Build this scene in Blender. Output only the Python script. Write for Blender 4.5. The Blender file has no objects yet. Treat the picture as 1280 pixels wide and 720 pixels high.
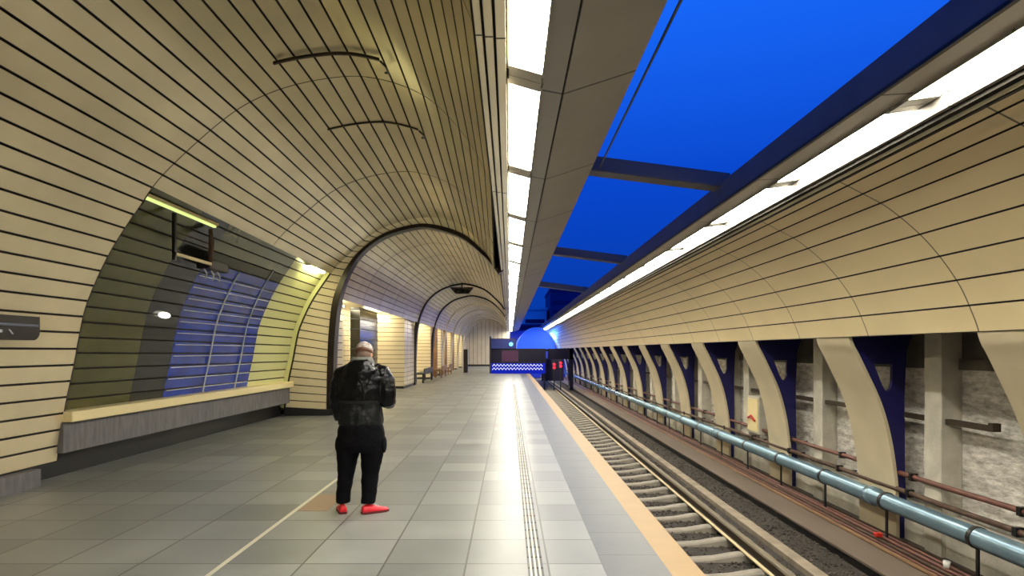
import bpy, bmesh, math, random
from mathutils import Vector, Matrix
random.seed(7)
S = bpy.context.scene
COL = S.collection
F = 800.0          # focal length in pixels of the 1280 px wide frame
EYE = 1.62

# ------------------------------------------------------------------ camera
cam = bpy.data.cameras.new('camera'); camo = bpy.data.objects.new('camera', cam); COL.objects.link(camo)
cam.sensor_width = 36; cam.lens = 36 * F / 1280; cam.shift_x = 3 / 1280; cam.shift_y = 78 / 1280
cam.clip_end = 400; cam.clip_start = 0.05
camo.location = (0, 0, EYE); camo.rotation_euler = (math.pi / 2, 0, 0)
S.camera = camo

# ------------------------------------------------------------------ view and sky
S.view_settings.view_transform = 'Standard'; S.view_settings.look = 'None'
S.view_settings.gamma = 1; S.view_settings.use_curve_mapping = False
S.view_settings.exposure = 0.0
LEFT_LIGHT = 52.0
RIGHT_LIGHT = 54.0
W = bpy.data.worlds.new('dusk_sky'); S.world = W; W.use_nodes = True
nt = W.node_tree; nt.nodes.clear()
wo = nt.nodes.new('ShaderNodeOutputWorld'); bg = nt.nodes.new('ShaderNodeBackground')
tc = nt.nodes.new('ShaderNodeTexCoord'); sx = nt.nodes.new('ShaderNodeSeparateXYZ'); cr = nt.nodes.new('ShaderNodeValToRGB')
nt.links.new(tc.outputs['Generated'], sx.inputs[0]); nt.links.new(sx.outputs['Z'], cr.inputs[0])
nt.links.new(cr.outputs[0], bg.inputs[0]); nt.links.new(bg.outputs[0], wo.inputs[0])
e = cr.color_ramp.elements
e[0].position = 0.0; e[0].color = (0.002, 0.035, 0.30, 1)
e[1].position = 0.5; e[1].color = (0.010, 0.145, 0.98, 1)
m_ = e.new(0.25); m_.color = (0.0025, 0.062, 0.60, 1)
bg.inputs[1].default_value = 1.0


# ------------------------------------------------------------------ materials
def lin(c):
    return tuple(((x / 255) / 12.92 if x / 255 <= .04045 else ((x / 255 + .055) / 1.055) ** 2.4) for x in c)

MATS = {}
def mat(name, rgb, rough=.5, metal=0., var=0., vscale=3., bump=0., bscale=40., emit=0., seam=None, spec=.5, stretch=(1, 1, 1), ramp=None):
    """procedural surface: base colour with noise variation, bump, optional dark seams every seam[0] metres along Y"""
    m = bpy.data.materials.new(name); m.use_nodes = True; MATS[name] = m
    n = m.node_tree; b = n.nodes['Principled BSDF']; L = n.links.new
    c = lin(rgb) + (1,)
    b.inputs['Base Color'].default_value = c
    b.inputs['Roughness'].default_value = rough; b.inputs['Metallic'].default_value = metal
    b.inputs['Specular IOR Level'].default_value = spec
    t = n.nodes.new('ShaderNodeTexCoord'); mp = n.nodes.new('ShaderNodeMapping'); mp.inputs['Scale'].default_value = stretch
    L(t.outputs['Object'], mp.inputs[0])
    out = None
    if var:
        no = n.nodes.new('ShaderNodeTexNoise'); no.inputs['Scale'].default_value = vscale; no.inputs['Detail'].default_value = 5
        L(mp.outputs[0], no.inputs[0])
        mx = n.nodes.new('ShaderNodeMix'); mx.data_type = 'RGBA'
        mr = n.nodes.new('ShaderNodeMapRange'); mr.inputs[1].default_value = .3; mr.inputs[2].default_value = .7
        L(no.outputs[0], mr.inputs[0]); L(mr.outputs[0], mx.inputs[0])
        mx.inputs[6].default_value = tuple(x * (1 - var) for x in c[:3]) + (1,)
        mx.inputs[7].default_value = (tuple(min(1, x * (1 + var)) for x in c[:3]) + (1,)) if not ramp else lin(ramp) + (1,)
        L(mx.outputs[2], b.inputs['Base Color']); out = mx.outputs[2]
    if seam:
        step, width, off = seam
        sp = n.nodes.new('ShaderNodeSeparateXYZ'); L(t.outputs['Object'], sp.inputs[0])
        a = n.nodes.new('ShaderNodeMath'); a.operation = 'ADD'; a.inputs[1].default_value = -off + 1000 * step
        L(sp.outputs['Y'], a.inputs[0])
        mo = n.nodes.new('ShaderNodeMath'); mo.operation = 'MODULO'; mo.inputs[1].default_value = step; L(a.outputs[0], mo.inputs[0])
        lt = n.nodes.new('ShaderNodeMath'); lt.operation = 'LESS_THAN'; lt.inputs[1].default_value = width; L(mo.outputs[0], lt.inputs[0])
        m2 = n.nodes.new('ShaderNodeMix'); m2.data_type = 'RGBA'; L(lt.outputs[0], m2.inputs[0])
        if out: L(out, m2.inputs[6])
        else: m2.inputs[6].default_value = c
        m2.inputs[7].default_value = tuple(x * .18 for x in c[:3]) + (1,)
        L(m2.outputs[2], b.inputs['Base Color'])
    if bump:
        nb = n.nodes.new('ShaderNodeTexNoise'); nb.inputs['Scale'].default_value = bscale; nb.inputs['Detail'].default_value = 6
        L(mp.outputs[0], nb.inputs[0]); bu = n.nodes.new('ShaderNodeBump'); bu.inputs['Strength'].default_value = bump; bu.inputs['Distance'].default_value = .02
        L(nb.outputs[0], bu.inputs['Height']); L(bu.outputs[0], b.inputs['Normal'])
    if emit:
        b.inputs['Emission Color'].default_value = c; b.inputs['Emission Strength'].default_value = emit
    return m

CLAD = mat('cream_enamel_slats', (223, 209, 173), .25, .42, var=.08, vscale=1.1, bump=.10, bscale=2.2, seam=(4.0, .022, 0.05))
CLADF = mat('cream_enamel_slats_far', (224, 212, 184), .25, .3, var=.08, vscale=1.1, bump=.12, bscale=3.0, seam=(2.33, .03, 0.1))
GROOVE = mat('slat_groove', (30, 22, 10), .8)
PANEL = mat('cream_wall_panels', (234, 216, 174), .38, .12, var=.05, vscale=.8, bump=.03, bscale=2, seam=(2.1, .02, 0.5))
LEDGE = mat('grey_ceiling_panels', (150, 145, 136), .5, .1, var=.06, vscale=1.5, seam=(2.45, .03, 0.0))
DARKFR = mat('dark_portal_frame', (38, 28, 24), .4, .3)
CURB = mat('sky_tinted_curb', (66, 80, 128), .6, var=.1)  # blue of the sky light put into the grey curb colour
BEAMM = mat('grey_beam', (95, 95, 100), .55, .2)
BLACK = mat('black_paint', (12, 12, 14), .45)
OLIVE = mat('olive_glass', (84, 82, 42), .18, .35, var=.15, vscale=1.2)
CHARC = mat('charcoal_glass', (34, 35, 28), .16, .3, var=.2, vscale=1.4)
BLUEREFL = mat('blue_reflection', (14, 50, 160), .25, .0, var=.3, vscale=2.2)  # blue of a reflection put into the alcove glass colour
PALEY = mat('pale_yellow_panel', (214, 214, 160), .3, .1)
WHITEL = mat('white_line', (200, 205, 215), .4)
STONE = mat('grey_plinth_stone', (104, 102, 104), .6, var=.25, vscale=5, bump=.2, bscale=20, stretch=(1, 3, .6))
CONC = mat('concrete', (190, 186, 174), .8, var=.2, vscale=3, bump=.3, bscale=25)
CONCD = mat('dark_concrete', (84, 80, 74), .85, var=.25, vscale=3, bump=.3, bscale=25)
RIBM = mat('cream_rib', (198, 186, 158), .5, var=.08, vscale=1.5)
NAVY = mat('navy_web', (14, 12, 84), .5)  # plain dark navy of the rib web plates
YELLOW = mat('yellow_edge_paint', (148, 118, 68), .5, var=.06, vscale=4)
RUST = mat('rusty_brown', (84, 62, 50), .7, .2, var=.3, vscale=8)
REDC = mat('red_brown_cable', (104, 62, 52), .55, var=.25, vscale=6)
BOARD = mat('grey_brown_board', (100, 88, 76), .7, var=.12, vscale=2, stretch=(1, .2, 1))
PIPEM = mat('blue_grey_pipe', (130, 158, 175), .24, .5, var=.1, vscale=3)
STEEL = mat('worn_steel', (190, 180, 160), .28, .8)
RAILD = mat('rail_web', (60, 50, 38), .7, .3)
SLEEP = mat('sleeper_concrete', (132, 126, 114), .8, var=.15, vscale=6, bump=.2)
BALL = mat('ballast', (50, 45, 40), .95, var=.65, vscale=30, bump=1., bscale=45)
BALLS = mat('ballast_stone', (78, 70, 62), .9, var=.5, vscale=3)
WOODY = mat('brown_timber', (120, 88, 58), .5, var=.2)
BENCHT = mat('bench_cream', (232, 216, 165), .4)
EBLUE = mat('blue_backlit_glass', (4, 22, 150), .6, emit=.6, spec=.1)
EDOME = mat('blue_lit_canopy', (22, 84, 225), .4, emit=.6, var=0)
DNAVY = mat('dark_navy_glass', (8, 8, 40), .15, .2)
ERED = mat('red_lamp', (235, 30, 60), .3, emit=2.0)
ECYAN = mat('cyan_lamp', (90, 200, 255), .3, emit=3.0)
FACADE = mat('facade_pale_blue', (205, 225, 240), .6, var=.1)
FACADEN = mat('facade_navy', (30, 45, 110), .7, var=.1)
GLASSN = mat('facade_window', (14, 30, 90), .15)
DOTS = mat('white_lattice', (215, 220, 250), .4, emit=.9)

def emat(name, rgb, s):
    m = bpy.data.materials.new(name); m.use_nodes = True; n = m.node_tree; n.nodes.clear()
    o = n.nodes.new('ShaderNodeOutputMaterial'); em = n.nodes.new('ShaderNodeEmission')
    em.inputs[0].default_value = lin(rgb) + (1,); em.inputs[1].default_value = s; n.links.new(em.outputs[0], o.inputs[0]); return m
LAMP_L = emat('left_lamp_diffuser', (255, 248, 230), LEFT_LIGHT)
LAMP_R = emat('right_lamp_diffuser', (255, 248, 228), RIGHT_LIGHT)
TUBE_W = emat('alcove_tube', (215, 235, 140), 1.3)
OVAL_W = emat('oval_glint_glow', (245, 240, 220), 4.0)

# wall stone: irregular whitish blocks
def stonewall():
    m = bpy.data.materials.new('rough_white_stone'); m.use_nodes = True; n = m.node_tree; b = n.nodes['Principled BSDF']; L = n.links.new
    t = n.nodes.new('ShaderNodeTexCoord'); mp = n.nodes.new('ShaderNodeMapping'); mp.inputs['Scale'].default_value = (1, .8, 2.6); L(t.outputs['Object'], mp.inputs[0])
    v = n.nodes.new('ShaderNodeTexVoronoi'); v.feature = 'DISTANCE_TO_EDGE'; v.inputs['Scale'].default_value = 3.2; L(mp.outputs[0], v.inputs[0])
    no = n.nodes.new('ShaderNodeTexNoise'); no.inputs['Scale'].default_value = 5; no.inputs['Detail'].default_value = 8; no.inputs['Roughness'].default_value = .7; L(mp.outputs[0], no.inputs[0])
    r1 = n.nodes.new('ShaderNodeValToRGB'); L(no.outputs[0], r1.inputs[0])
    r1.color_ramp.elements[0].position = .32; r1.color_ramp.elements[0].color = lin((150, 145, 138)) + (1,)
    r1.color_ramp.elements[1].position = .66; r1.color_ramp.elements[1].color = lin((246, 242, 236)) + (1,)
    r2 = n.nodes.new('ShaderNodeMapRange'); r2.inputs[1].default_value = 0; r2.inputs[2].default_value = .04; r2.inputs[3].default_value = .86; L(v.outputs[0], r2.inputs[0])
    mx = n.nodes.new('ShaderNodeMix'); mx.data_type = 'RGBA'; mx.blend_type = 'MULTIPLY'; mx.inputs[0].default_value = 1
    L(r1.outputs[0], mx.inputs[6]); L(r2.outputs[0], mx.inputs[7]); L(mx.outputs[2], b.inputs['Base Color'])
    bu = n.nodes.new('ShaderNodeBump'); bu.inputs['Strength'].default_value = .6; bu.inputs['Distance'].default_value = .05; L(no.outputs[0], bu.inputs['Height']); L(bu.outputs[0], b.inputs['Normal'])
    b.inputs['Roughness'].default_value = .85
    return m
STONEW = stonewall()

def tilefloor():
    m = bpy.data.materials.new('polished_stone_tiles'); m.use_nodes = True; n = m.node_tree; b = n.nodes['Principled BSDF']; L = n.links.new
    t = n.nodes.new('ShaderNodeTexCoord'); mp = n.nodes.new('ShaderNodeMapping'); mp.inputs['Location'].default_value = (.33, .1, 0); L(t.outputs['Object'], mp.inputs[0])
    br = n.nodes.new('ShaderNodeTexBrick'); br.offset = 0.0; br.inputs['Scale'].default_value = 1
    br.inputs['Brick Width'].default_value = .62; br.inputs['Row Height'].default_value = .62; br.inputs['Mortar Size'].default_value = .008
    br.inputs['Mortar Smooth'].default_value = .2; br.inputs['Bias'].default_value = -.1
    br.inputs['Color1'].default_value = lin((108, 110, 106)) + (1,); br.inputs['Color2'].default_value = lin((136, 137, 132)) + (1,); br.inputs['Mortar'].default_value = lin((70, 68, 62)) + (1,)
    L(mp.outputs[0], br.inputs[0])
    no = n.nodes.new('ShaderNodeTexNoise'); no.inputs['Scale'].default_value = 1.6; no.inputs['Detail'].default_value = 3; L(mp.outputs[0], no.inputs[0])
    mr = n.nodes.new('ShaderNodeMapRange'); mr.inputs[1].default_value = .3; mr.inputs[2].default_value = .7; mr.inputs[3].default_value = .86; mr.inputs[4].default_value = 1.08; L(no.outputs[0], mr.inputs[0])
    mx = n.nodes.new('ShaderNodeMix'); mx.data_type = 'RGBA'; mx.blend_type = 'MULTIPLY'; mx.inputs[0].default_value = 1
    L(br.outputs[0], mx.inputs[6]); L(mr.outputs[0], mx.inputs[7]); L(mx.outputs[2], b.inputs['Base Color'])
    m2 = n.nodes.new('ShaderNodeMapRange'); m2.inputs[1].default_value = .3; m2.inputs[2].default_value = .7; m2.inputs[3].default_value = .36; m2.inputs[4].default_value = .42; b.inputs['Specular IOR Level'].default_value = .4; L(no.outputs[0], m2.inputs[0]); L(m2.outputs[0], b.inputs['Roughness'])
    return m
TILES = tilefloor()

# ------------------------------------------------------------------ mesh helpers
class MB:
    def __init__(s): s.v = []; s.f = []; s.m = []; s.mats = []
    def mi(s, m):
        if m not in s.mats: s.mats.append(m)
        return s.mats.index(m)
    def face(s, idx, m): s.f.append(tuple(idx)); s.m.append(s.mi(m))
    def box(s, x0, x1, y0, y1, z0, z1, m, M=None):
        b = len(s.v); P = [(x, y, z) for z in (z0, z1) for y in (y0, y1) for x in (x0, x1)]
        if M: P = [tuple(M @ Vector(p)) for p in P]
        s.v += P
        for q in ((0, 2, 3, 1), (4, 5, 7, 6), (0, 1, 5, 4), (2, 6, 7, 3), (0, 4, 6, 2), (1, 3, 7, 5)): s.face([b + i for i in q], m)
    def loft(s, rings, m, closed=True, caps=True):
        b = len(s.v); n = len(rings[0])
        for r in rings: s.v += [tuple(p) for p in r]
        for i in range(len(rings) - 1):
            for j in range(n if closed else n - 1):
                k = (j + 1) % n; s.face((b + i * n + j, b + i * n + k, b + (i + 1) * n + k, b + (i + 1) * n + j), m)
        if caps and closed:
            s.face([b + j for j in reversed(range(n))], m); s.face([b + (len(rings) - 1) * n + j for j in range(n)], m)
    def tube(s, path, r, m, n=10):
        path = [Vector(p) for p in path]; rings = []
        rr = r if isinstance(r, (list, tuple)) else [r] * len(path)
        prev = None
        for i, p in enumerate(path):
            d = (path[min(i + 1, len(path) - 1)] - path[max(i - 1, 0)]).normalized()
            if prev is None:
                u = d.orthogonal().normalized()
            else:
                u = (prev - d * prev.dot(d)).normalized()
            prev = u; w = d.cross(u)
            rings.append([p + (u * math.cos(a) + w * math.sin(a)) * rr[i] for a in [2 * math.pi * k / n for k in range(n)]])
        s.loft(rings, m)
    def prism(s, poly, axis, a, b2, m):
        """poly of 2-D points (closed) extruded along axis 'x','y' or 'z' from a to b2"""
        def P(u, v, t): return {'y': (u, t, v), 'x': (t, u, v), 'z': (u, v, t)}[axis]
        s.loft([[P(u, v, a) for u, v in poly], [P(u, v, b2) for u, v in poly]], m)
    def ell(s, c, r, m, nu=16, nv=10, M=None):
        b = len(s.v)
        rings = []
        for i in range(1, nv):
            t = math.pi * i / nv
            rings.append([(c[0] + r[0] * math.sin(t) * math.cos(a), c[1] + r[1] * math.sin(t) * math.sin(a), c[2] + r[2] * math.cos(t)) for a in [2 * math.pi * k / nu for k in range(nu)]])
        if M: rings = [[tuple(M @ Vector(p)) for p in R] for R in rings]
        s.loft(rings, m)
    def build(s, name, parent=None, smooth=False, bevel=0, **props):
        me = bpy.data.meshes.new(name); me.from_pydata(s.v, [], s.f)
        for m in s.mats: me.materials.append(m)
        me.polygons.foreach_set('material_index', s.m)
        bm = bmesh.new(); bm.from_mesh(me); bmesh.ops.recalc_face_normals(bm, faces=bm.faces); bm.to_mesh(me); bm.free()
        if smooth: me.polygons.foreach_set('use_smooth', [True] * len(me.polygons))
        o = bpy.data.objects.new(name, me); COL.objects.link(o)
        if parent: o.parent = parent
        if bevel:
            md = o.modifiers.new('bevel', 'BEVEL'); md.width = bevel; md.segments = 2; md.limit_method = 'ANGLE'
        for k, v in props.items(): o[k] = v
        return o

def struct(o): o['kind'] = 'structure'; return o
def tag(o, label, cat, group=None, kind=None):
    o['label'] = label; o['category'] = cat
    if group: o['group'] = group
    if kind: o['kind'] = kind
    return o
def empty(name, loc, label, cat, group=None, rz=0):
    o = bpy.data.objects.new(name, None); COL.objects.link(o); o.location = loc; o.rotation_euler = (0, 0, rz)
    return tag(o, label, cat, group)
def copy_tree(o, parent=None):
    c = o.copy(); COL.objects.link(c); c.parent = parent
    for ch in list(o.children): copy_tree(ch, c)
    return c
ORD = ['first', 'second', 'third', 'fourth', 'fifth', 'sixth', 'seventh', 'eighth', 'ninth', 'tenth', 'eleventh', 'twelfth', 'thirteenth', 'fourteenth', 'fifteenth', 'sixteenth', 'seventeenth', 'eighteenth', 'nineteenth', 'twentieth']

# ------------------------------------------------------------------ profiles (X, Z)
BIG = [(-5.70, .22), (-5.60, .9), (-5.49, 1.42), (-5.43, 1.75), (-5.34, 2.16), (-5.16, 2.6), (-4.96, 2.98), (-4.66, 3.43), (-4.34, 3.86), (-3.6, 4.53), (-3.05, 4.85), (-2.4, 5.03), (-1.76, 5.06), (-1.1, 4.84), (-.64, 4.42), (-.38, 4.02), (-.235, 3.70)]
SMALL = [(-4.48, .12), (-4.47, 1.0), (-4.43, 2.0), (-4.33, 2.85), (-4.11, 3.54), (-3.75, 4.09), (-3.16, 4.52), (-2.43, 4.74), (-1.92, 4.74), (-1.18, 4.5), (-.66, 4.08), (-.38, 3.78), (-.235, 3.56)]

def catmull(P, n=10):
    out = []
    for i in range(len(P) - 1):
        p0 = P[max(i - 1, 0)]; p1 = P[i]; p2 = P[i + 1]; p3 = P[min(i + 2, len(P) - 1)]
        for k in range(n):
            t = k / n
            out.append(tuple(.5 * ((2 * p1[j]) + (-p0[j] + p2[j]) * t + (2 * p0[j] - 5 * p1[j] + 4 * p2[j] - p3[j]) * t * t + (-p0[j] + 3 * p1[j] - 3 * p2[j] + p3[j]) * t ** 3) for j in (0, 1)))
    out.append(P[-1]); return out
def arc(P):
    L = [0.]
    for a, b in zip(P, P[1:]): L.append(L[-1] + math.dist(a, b))
    return L
def at_len(P, L, s):
    s = max(0, min(s, L[-1]))
    for i in range(len(L) - 1):
        if s <= L[i + 1] + 1e-9:
            t = (s - L[i]) / max(1e-9, L[i + 1] - L[i]); return (P[i][0] + (P[i + 1][0] - P[i][0]) * t, P[i][1] + (P[i + 1][1] - P[i][1]) * t)
    return P[-1]
def offset(P, d):
    """shift a left-to-right profile outward (away from the platform) by d"""
    out = []
    for i, p in enumerate(P):
        a = P[max(i - 1, 0)]; b = P[min(i + 1, len(P) - 1)]; dx, dz = b[0] - a[0], b[1] - a[1]; l = math.hypot(dx, dz)
        out.append((p[0] - dz / l * d, p[1] + dx / l * d))
    return out
def slats(P, n, gap=.026, depth=.024, sub=3):
    """cross-section polyline of n slats with sunk grooves: list of (point, is_groove_before)"""
    L = arc(P); T = L[-1]; w = T / n; Po = offset(P, depth); Lo = arc(Po); k = Lo[-1] / T
    res = []
    for i in range(n):
        a, b = i * w + gap / 2, (i + 1) * w - gap / 2
        res.append([at_len(P, L, a + (b - a) * j / sub) for j in range(sub + 1)] + [at_len(Po, Lo, b * k), at_len(Po, Lo, (b + gap) * k)])
    return res
def slat_shell(mb, sections, m, i0=0, i1=None):
    """sections: list of (y, slatlist). slats i0..i1 are lofted along y"""
    n = len(sections[0][1]); i1 = n if i1 is None else i1
    for i in range(i0, i1):
        k = len(sections[0][1][i]); b = len(mb.v)
        for y, sl in sections: mb.v += [(p[0], y, p[1]) for p in sl[i]]
        nxt = (i + 1 < i1)
        for s_ in range(len(sections) - 1):
            for j in range(k - 1):
                q = (b + s_ * k + j, b + s_ * k + j + 1, b + (s_ + 1) * k + j + 1, b + (s_ + 1) * k + j)
                mb.face(q, m if j < k - 3 else GROOVE)
            if nxt:
                # close last groove wall to the next slat's start
                c = len(mb.v)
                y0, A = sections[s_]; y1, B = sections[s_ + 1]
                mb.v += [(A[i][-1][0], y0, A[i][-1][1]), (A[i + 1][0][0], y0, A[i + 1][0][1]), (B[i + 1][0][0], y1, B[i + 1][0][1]), (B[i][-1][0], y1, B[i][-1][1])]
                mb.face((c, c + 1, c + 2, c + 3), GROOVE)

BIGP = catmull(BIG); SMALLP = catmull(SMALL)
NS = 44
SB = slats(BIGP, NS); SS = slats(SMALLP, NS, gap=.018)
# first slat above the alcove
LB = arc(BIGP)
zi = next(i for i, s in enumerate(SB) if s[0][1] > 3.62)
Y_N0, Y_N1, Y_P1 = 8.05, 15.82, 16.05
NARROW = .16       # the vault narrows slightly towards the first arch
BIG2 = offset(BIGP, -NARROW); SB2 = slats(BIG2, NS)
def lerp_sl(A, B, t): return [[(p[0] + (q[0] - p[0]) * t, p[1] + (q[1] - p[1]) * t) for p, q in zip(a, b)] for a, b in zip(A, B)]
FAR = 66.0

# ------------------------------------------------------------------ structure: left vault
mb = MB(); slat_shell(mb, [(-10, SB), (Y_N0, SB)], CLAD); slat_shell(mb, [(Y_N0, SB), (Y_N1, SB2)], CLAD, zi)
slat_shell(mb, [(Y_N1, SB2), (Y_P1, SS)], CLAD)
# thickness of the shell at the edges of the alcove
bo = offset(BIGP, .13)
struct(mb.build('wall_left', smooth=False))
mb = MB(); slat_shell(mb, [(Y_P1, SS), (FAR, SS)], CLADF, next(i for i, s in enumerate(SS) if s[0][1] > 2.93))
struct(mb.build('ceiling', smooth=False))
# alcove reveals (ring faces) and back
def ring_face(mb, A, B, y0, y1, m):
    b = len(mb.v)
    mb.loft([[(p[0], y0, p[1]) for p in A] + [(p[0], y0, p[1]) for p in reversed(B)], [(p[0], y1, p[1]) for p in A] + [(p[0], y1, p[1]) for p in reversed(B)]], m)
lim = [i for i, p in enumerate(BIGP) if p[1] < SB[zi][0][1]]
fr = BIGP[:lim[-1] + 2]; bk = bo[:lim[-1] + 2]
mb = MB()
fr2 = BIG2[:len(fr)]; bk2 = offset(BIG2, .13)[:len(fr)]
ring_face(mb, offset(fr, .002), bk, Y_N0 - .005, Y_N0 + .03, GROOVE); ring_face(mb, offset(fr2, .002), offset(fr2, .035), Y_N1 - .02, Y_N1 + .02, GROOVE); ring_face(mb, offset(fr2, .035), bk2, Y_N1 - .02, Y_N1 + .02, PALEY)
struct(mb.build('trim_1'))
mb = MB()
mb.loft([[(p[0], y, p[1]), (q[0] - .05, y, q[1]), (q[0] - .05, y, q[1] + .03), (p[0], y, p[1] + .03)] for y, p, q in ((Y_N0, fr[-1], bk[-1]), (Y_N1, fr2[-1], bk2[-1]))], OLIVE)
struct(mb.build('trim_2'))
# back of the alcove: slatted glass in four bays
bkP = [p for p in bk if p[1] > .78]; bkP2 = bk2[len(bk) - len(bkP):]
nbk = round(arc(bkP)[-1] / .2); SK = slats(bkP, nbk); SK2 = slats(bkP2, nbk)
def SKY(y): return lerp_sl(SK, SK2, (y - Y_N0) / (Y_N1 - Y_N0))
mb = MB()
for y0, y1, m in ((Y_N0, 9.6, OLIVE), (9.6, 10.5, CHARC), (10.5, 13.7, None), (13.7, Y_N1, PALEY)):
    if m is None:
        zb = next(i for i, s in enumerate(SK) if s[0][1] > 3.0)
        slat_shell(mb, [(y0, SKY(y0)), (y1, SKY(y1))], BLUEREFL, 0, zb + 1); slat_shell(mb, [(y0, SKY(y0)), (y1, SKY(y1))], OLIVE, zb)
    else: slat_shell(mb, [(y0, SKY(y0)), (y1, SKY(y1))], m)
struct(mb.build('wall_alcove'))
mb = MB(); mb.box(-7.2, -7.0, -10, 68, 0, 5.8, CONCD); mb.box(-7.2, .98, -10, 68, 5.6, 5.8, CONCD); mb.box(.70, .88, -10, 68, 3.9, 5.7, CONCD); mb.box(-7.2, -6.5, -10, 68, -.2, 0, CONCD)  # unseen shell added behind the cladding to keep sky light out
struct(mb.build('wall_sky_shield'))
mb = MB(); mb.box(-7.0, -5.72, 15.9, 16.0, 0, 5.6, CONCD); struct(mb.build('wall_partition'))
# base of the near wall
mb = MB(); mb.box(-5.85, -5.60, -10, Y_N0 - .4, 0, .205, STONE); mb.box(-6.1, -5.72, -10, Y_N0, .19, .24, BLACK)
struct(mb.build('baseboard_left'))
mb = MB(); 
def ybar(mb, x0, x1, y0, y1, z0, z1, m, sh=NARROW):
    mb.loft([[(x0 + d, y, z0), (x1 + d, y, z0), (x1 + d, y, z1), (x0 + d, y, z1)] for y, d in ((y0, 0), (y1, sh))], m)
ybar(mb, -6.2, -5.6, Y_N0 - .02, Y_N1 + .05, 0.33, .71, STONE); ybar(mb, -6.2, -5.85, Y_N0 - .4, Y_N1 + .05, 0, .34, BLACK)
struct(mb.build('trim_3'))
# base strip of the pier in front of the portal
mb = MB()
mb.loft([[(-5.56, Y_N1 - .02, 0), (-5.56, Y_N1 + .1, 0), (-5.56, Y_N1 + .1, .22), (-5.56, Y_N1 - .02, .22)], [(-4.46, 15.92, 0), (-4.46, 16.05, 0), (-4.46, 16.05, .14), (-4.46, 15.92, .14)]], BLACK)
struct(mb.build('baseboard_pier'))
# ------------------------------------------------------------------ portals
def portal(y, i, w=.28, t=.12, m=DARKFR):
    inn = offset(SMALLP, -.06); out = offset(SMALLP, t)
    inn = [(p[0], p[1]) for p in inn]; inn[0] = (inn[0][0], 0); out[0] = (out[0][0], 0)
    mb = MB(); ring_face(mb, inn, out, y, y + w, m)
    return mb
struct(portal(16.0, 1, .35, .10).build('trim_4'))
struct(portal(30.0, 2, .35, .10).build('trim_5'))
for k, y in enumerate((36.5, 43, 49, 55, 60.5)):
    struct(portal(y, 3 + k, .5, .05, CLADF if k else DARKFR).build('trim_%d' % (6 + k)))

# ------------------------------------------------------------------ far left wall below the cornice
mb = MB()
mb.box(-4.75, -4.30, 16.3, FAR, 3.08, 3.22, BENCHT)           # cornice
struct(mb.build('trim_12'))
mb = MB(); mb.box(-6.6, -6.5, 16, FAR, 0, 3.2, CLADF); mb.box(-6.6, -4.6, 16, FAR, 3.2, 3.26, CLADF)
for z in [.2 * k for k in range(1, 16)]: mb.box(-6.51, -6.495, 16.4, FAR, z, z + .02, GROOVE)
struct(mb.build('wall_left_recess'))
def pier(y0, y1, x=-4.47, back=-6.5, name='wall_pier', m=CLADF):
    mb = MB(); mb.box(back, x - .03, y0, y1, 0, 3.2, m); mb.box(back, x - .025, y0 - .02, y1 + .02, 0, .1, BLACK)
    z = .12
    while z < 3.05:
        mb.box(back, x, y0 - .015, y1 + .015, z, z + .17, m); mb.box(back, x - .028, y0 - .004, y1 + .004, z + .17, z + .19, GROOVE); z += .19
    return struct(mb.build(name))
pier(16.3, 17.2); pier(27.2, 30.2); pier(36.2, 37.0); pier(41.5, 43.2); pier(48.4, 49.2); pier(54.4, 55.2); pier(60, 66)
# dark slatted column standing in the recess
mb = MB(); mb.box(-5.45, -5.12, 21.9, 24.8, 0, 3.1, CHARC)
for k in range(9): mb.box(-5.47, -5.10, 21.88, 24.82, .34 * k + .3, .34 * k + .33, BLACK)
tag(mb.build('pillar'), 'dark grey banded pillar standing in the lit recess behind the person', 'pillar')
# warm lamps that wash the recesses, each a strip luminaire
def area(name, loc, rot, sx_, sy_, power, rgb=(255, 236, 190), parent=None):
    l = bpy.data.lights.new(name, 'AREA'); l.shape = 'RECTANGLE'; l.size = sx_; l.size_y = sy_; l.energy = power; l.color = lin(rgb)
    o = bpy.data.objects.new(name, l); COL.objects.link(o); o.location = loc; o.rotation_euler = rot
    if parent: o.parent = parent
    return o
TUBE2 = emat('recess_tube', (255, 242, 205), 60.0)
for k, (y0, y1) in enumerate(((17.6, 21.4), (24.9, 27.0), (31, 35.8), (37.4, 41.2), (43.6, 48), (49.6, 54), (55.6, 59.6))):
    e0 = empty('recess_lamp', (-5.6, (y0 + y1) / 2, 3.06), 'warm strip lamp washing the %s lit wall recess from the nearest' % ORD[k], 'lamp', 'strip lamps in the wall recesses')
    a = (y1 - y0) / 2
    mb = MB(); mb.box(-.09, .09, -a, a, .06, .14, BENCHT); mb.build('housing', e0)
    mb = MB(); mb.box(-.07, .07, -a + .03, a - .03, 0, .07, TUBE2); mb.build('tube', e0)

# ------------------------------------------------------------------ end wall of the concourse, far end and back end
mb = MB(); mb.box(-6.6, .0, FAR, FAR + .2, 0, 5, CLADF)
for k in range(11): mb.box(-4.6 + .42 * k, -4.57 + .42 * k, FAR - .01, FAR, .2, 4.6, GROOVE)
mb.box(-6.6, 0, FAR - .03, FAR, 0, .18, BLACK)
struct(mb.build('wall_far'))
mb = MB(); mb.box(-6.6, 6.3, -10.2, -10, -1.3, 5.4, CLADF); struct(mb.build('wall_behind'))

# ------------------------------------------------------------------ floor and track bed
mb = MB(); mb.box(-6.6, 1.17, -10, 67, -1.3, 0, TILES); struct(mb.build('floor'))
mb = MB(); mb.box(1.17, 1.41, -10, 67, -.14, 0.0, YELLOW); mb.box(1.17, 1.36, -10, 67, -1.3, -.14, CONCD); struct(mb.build('trim_platform_edge'))
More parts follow.
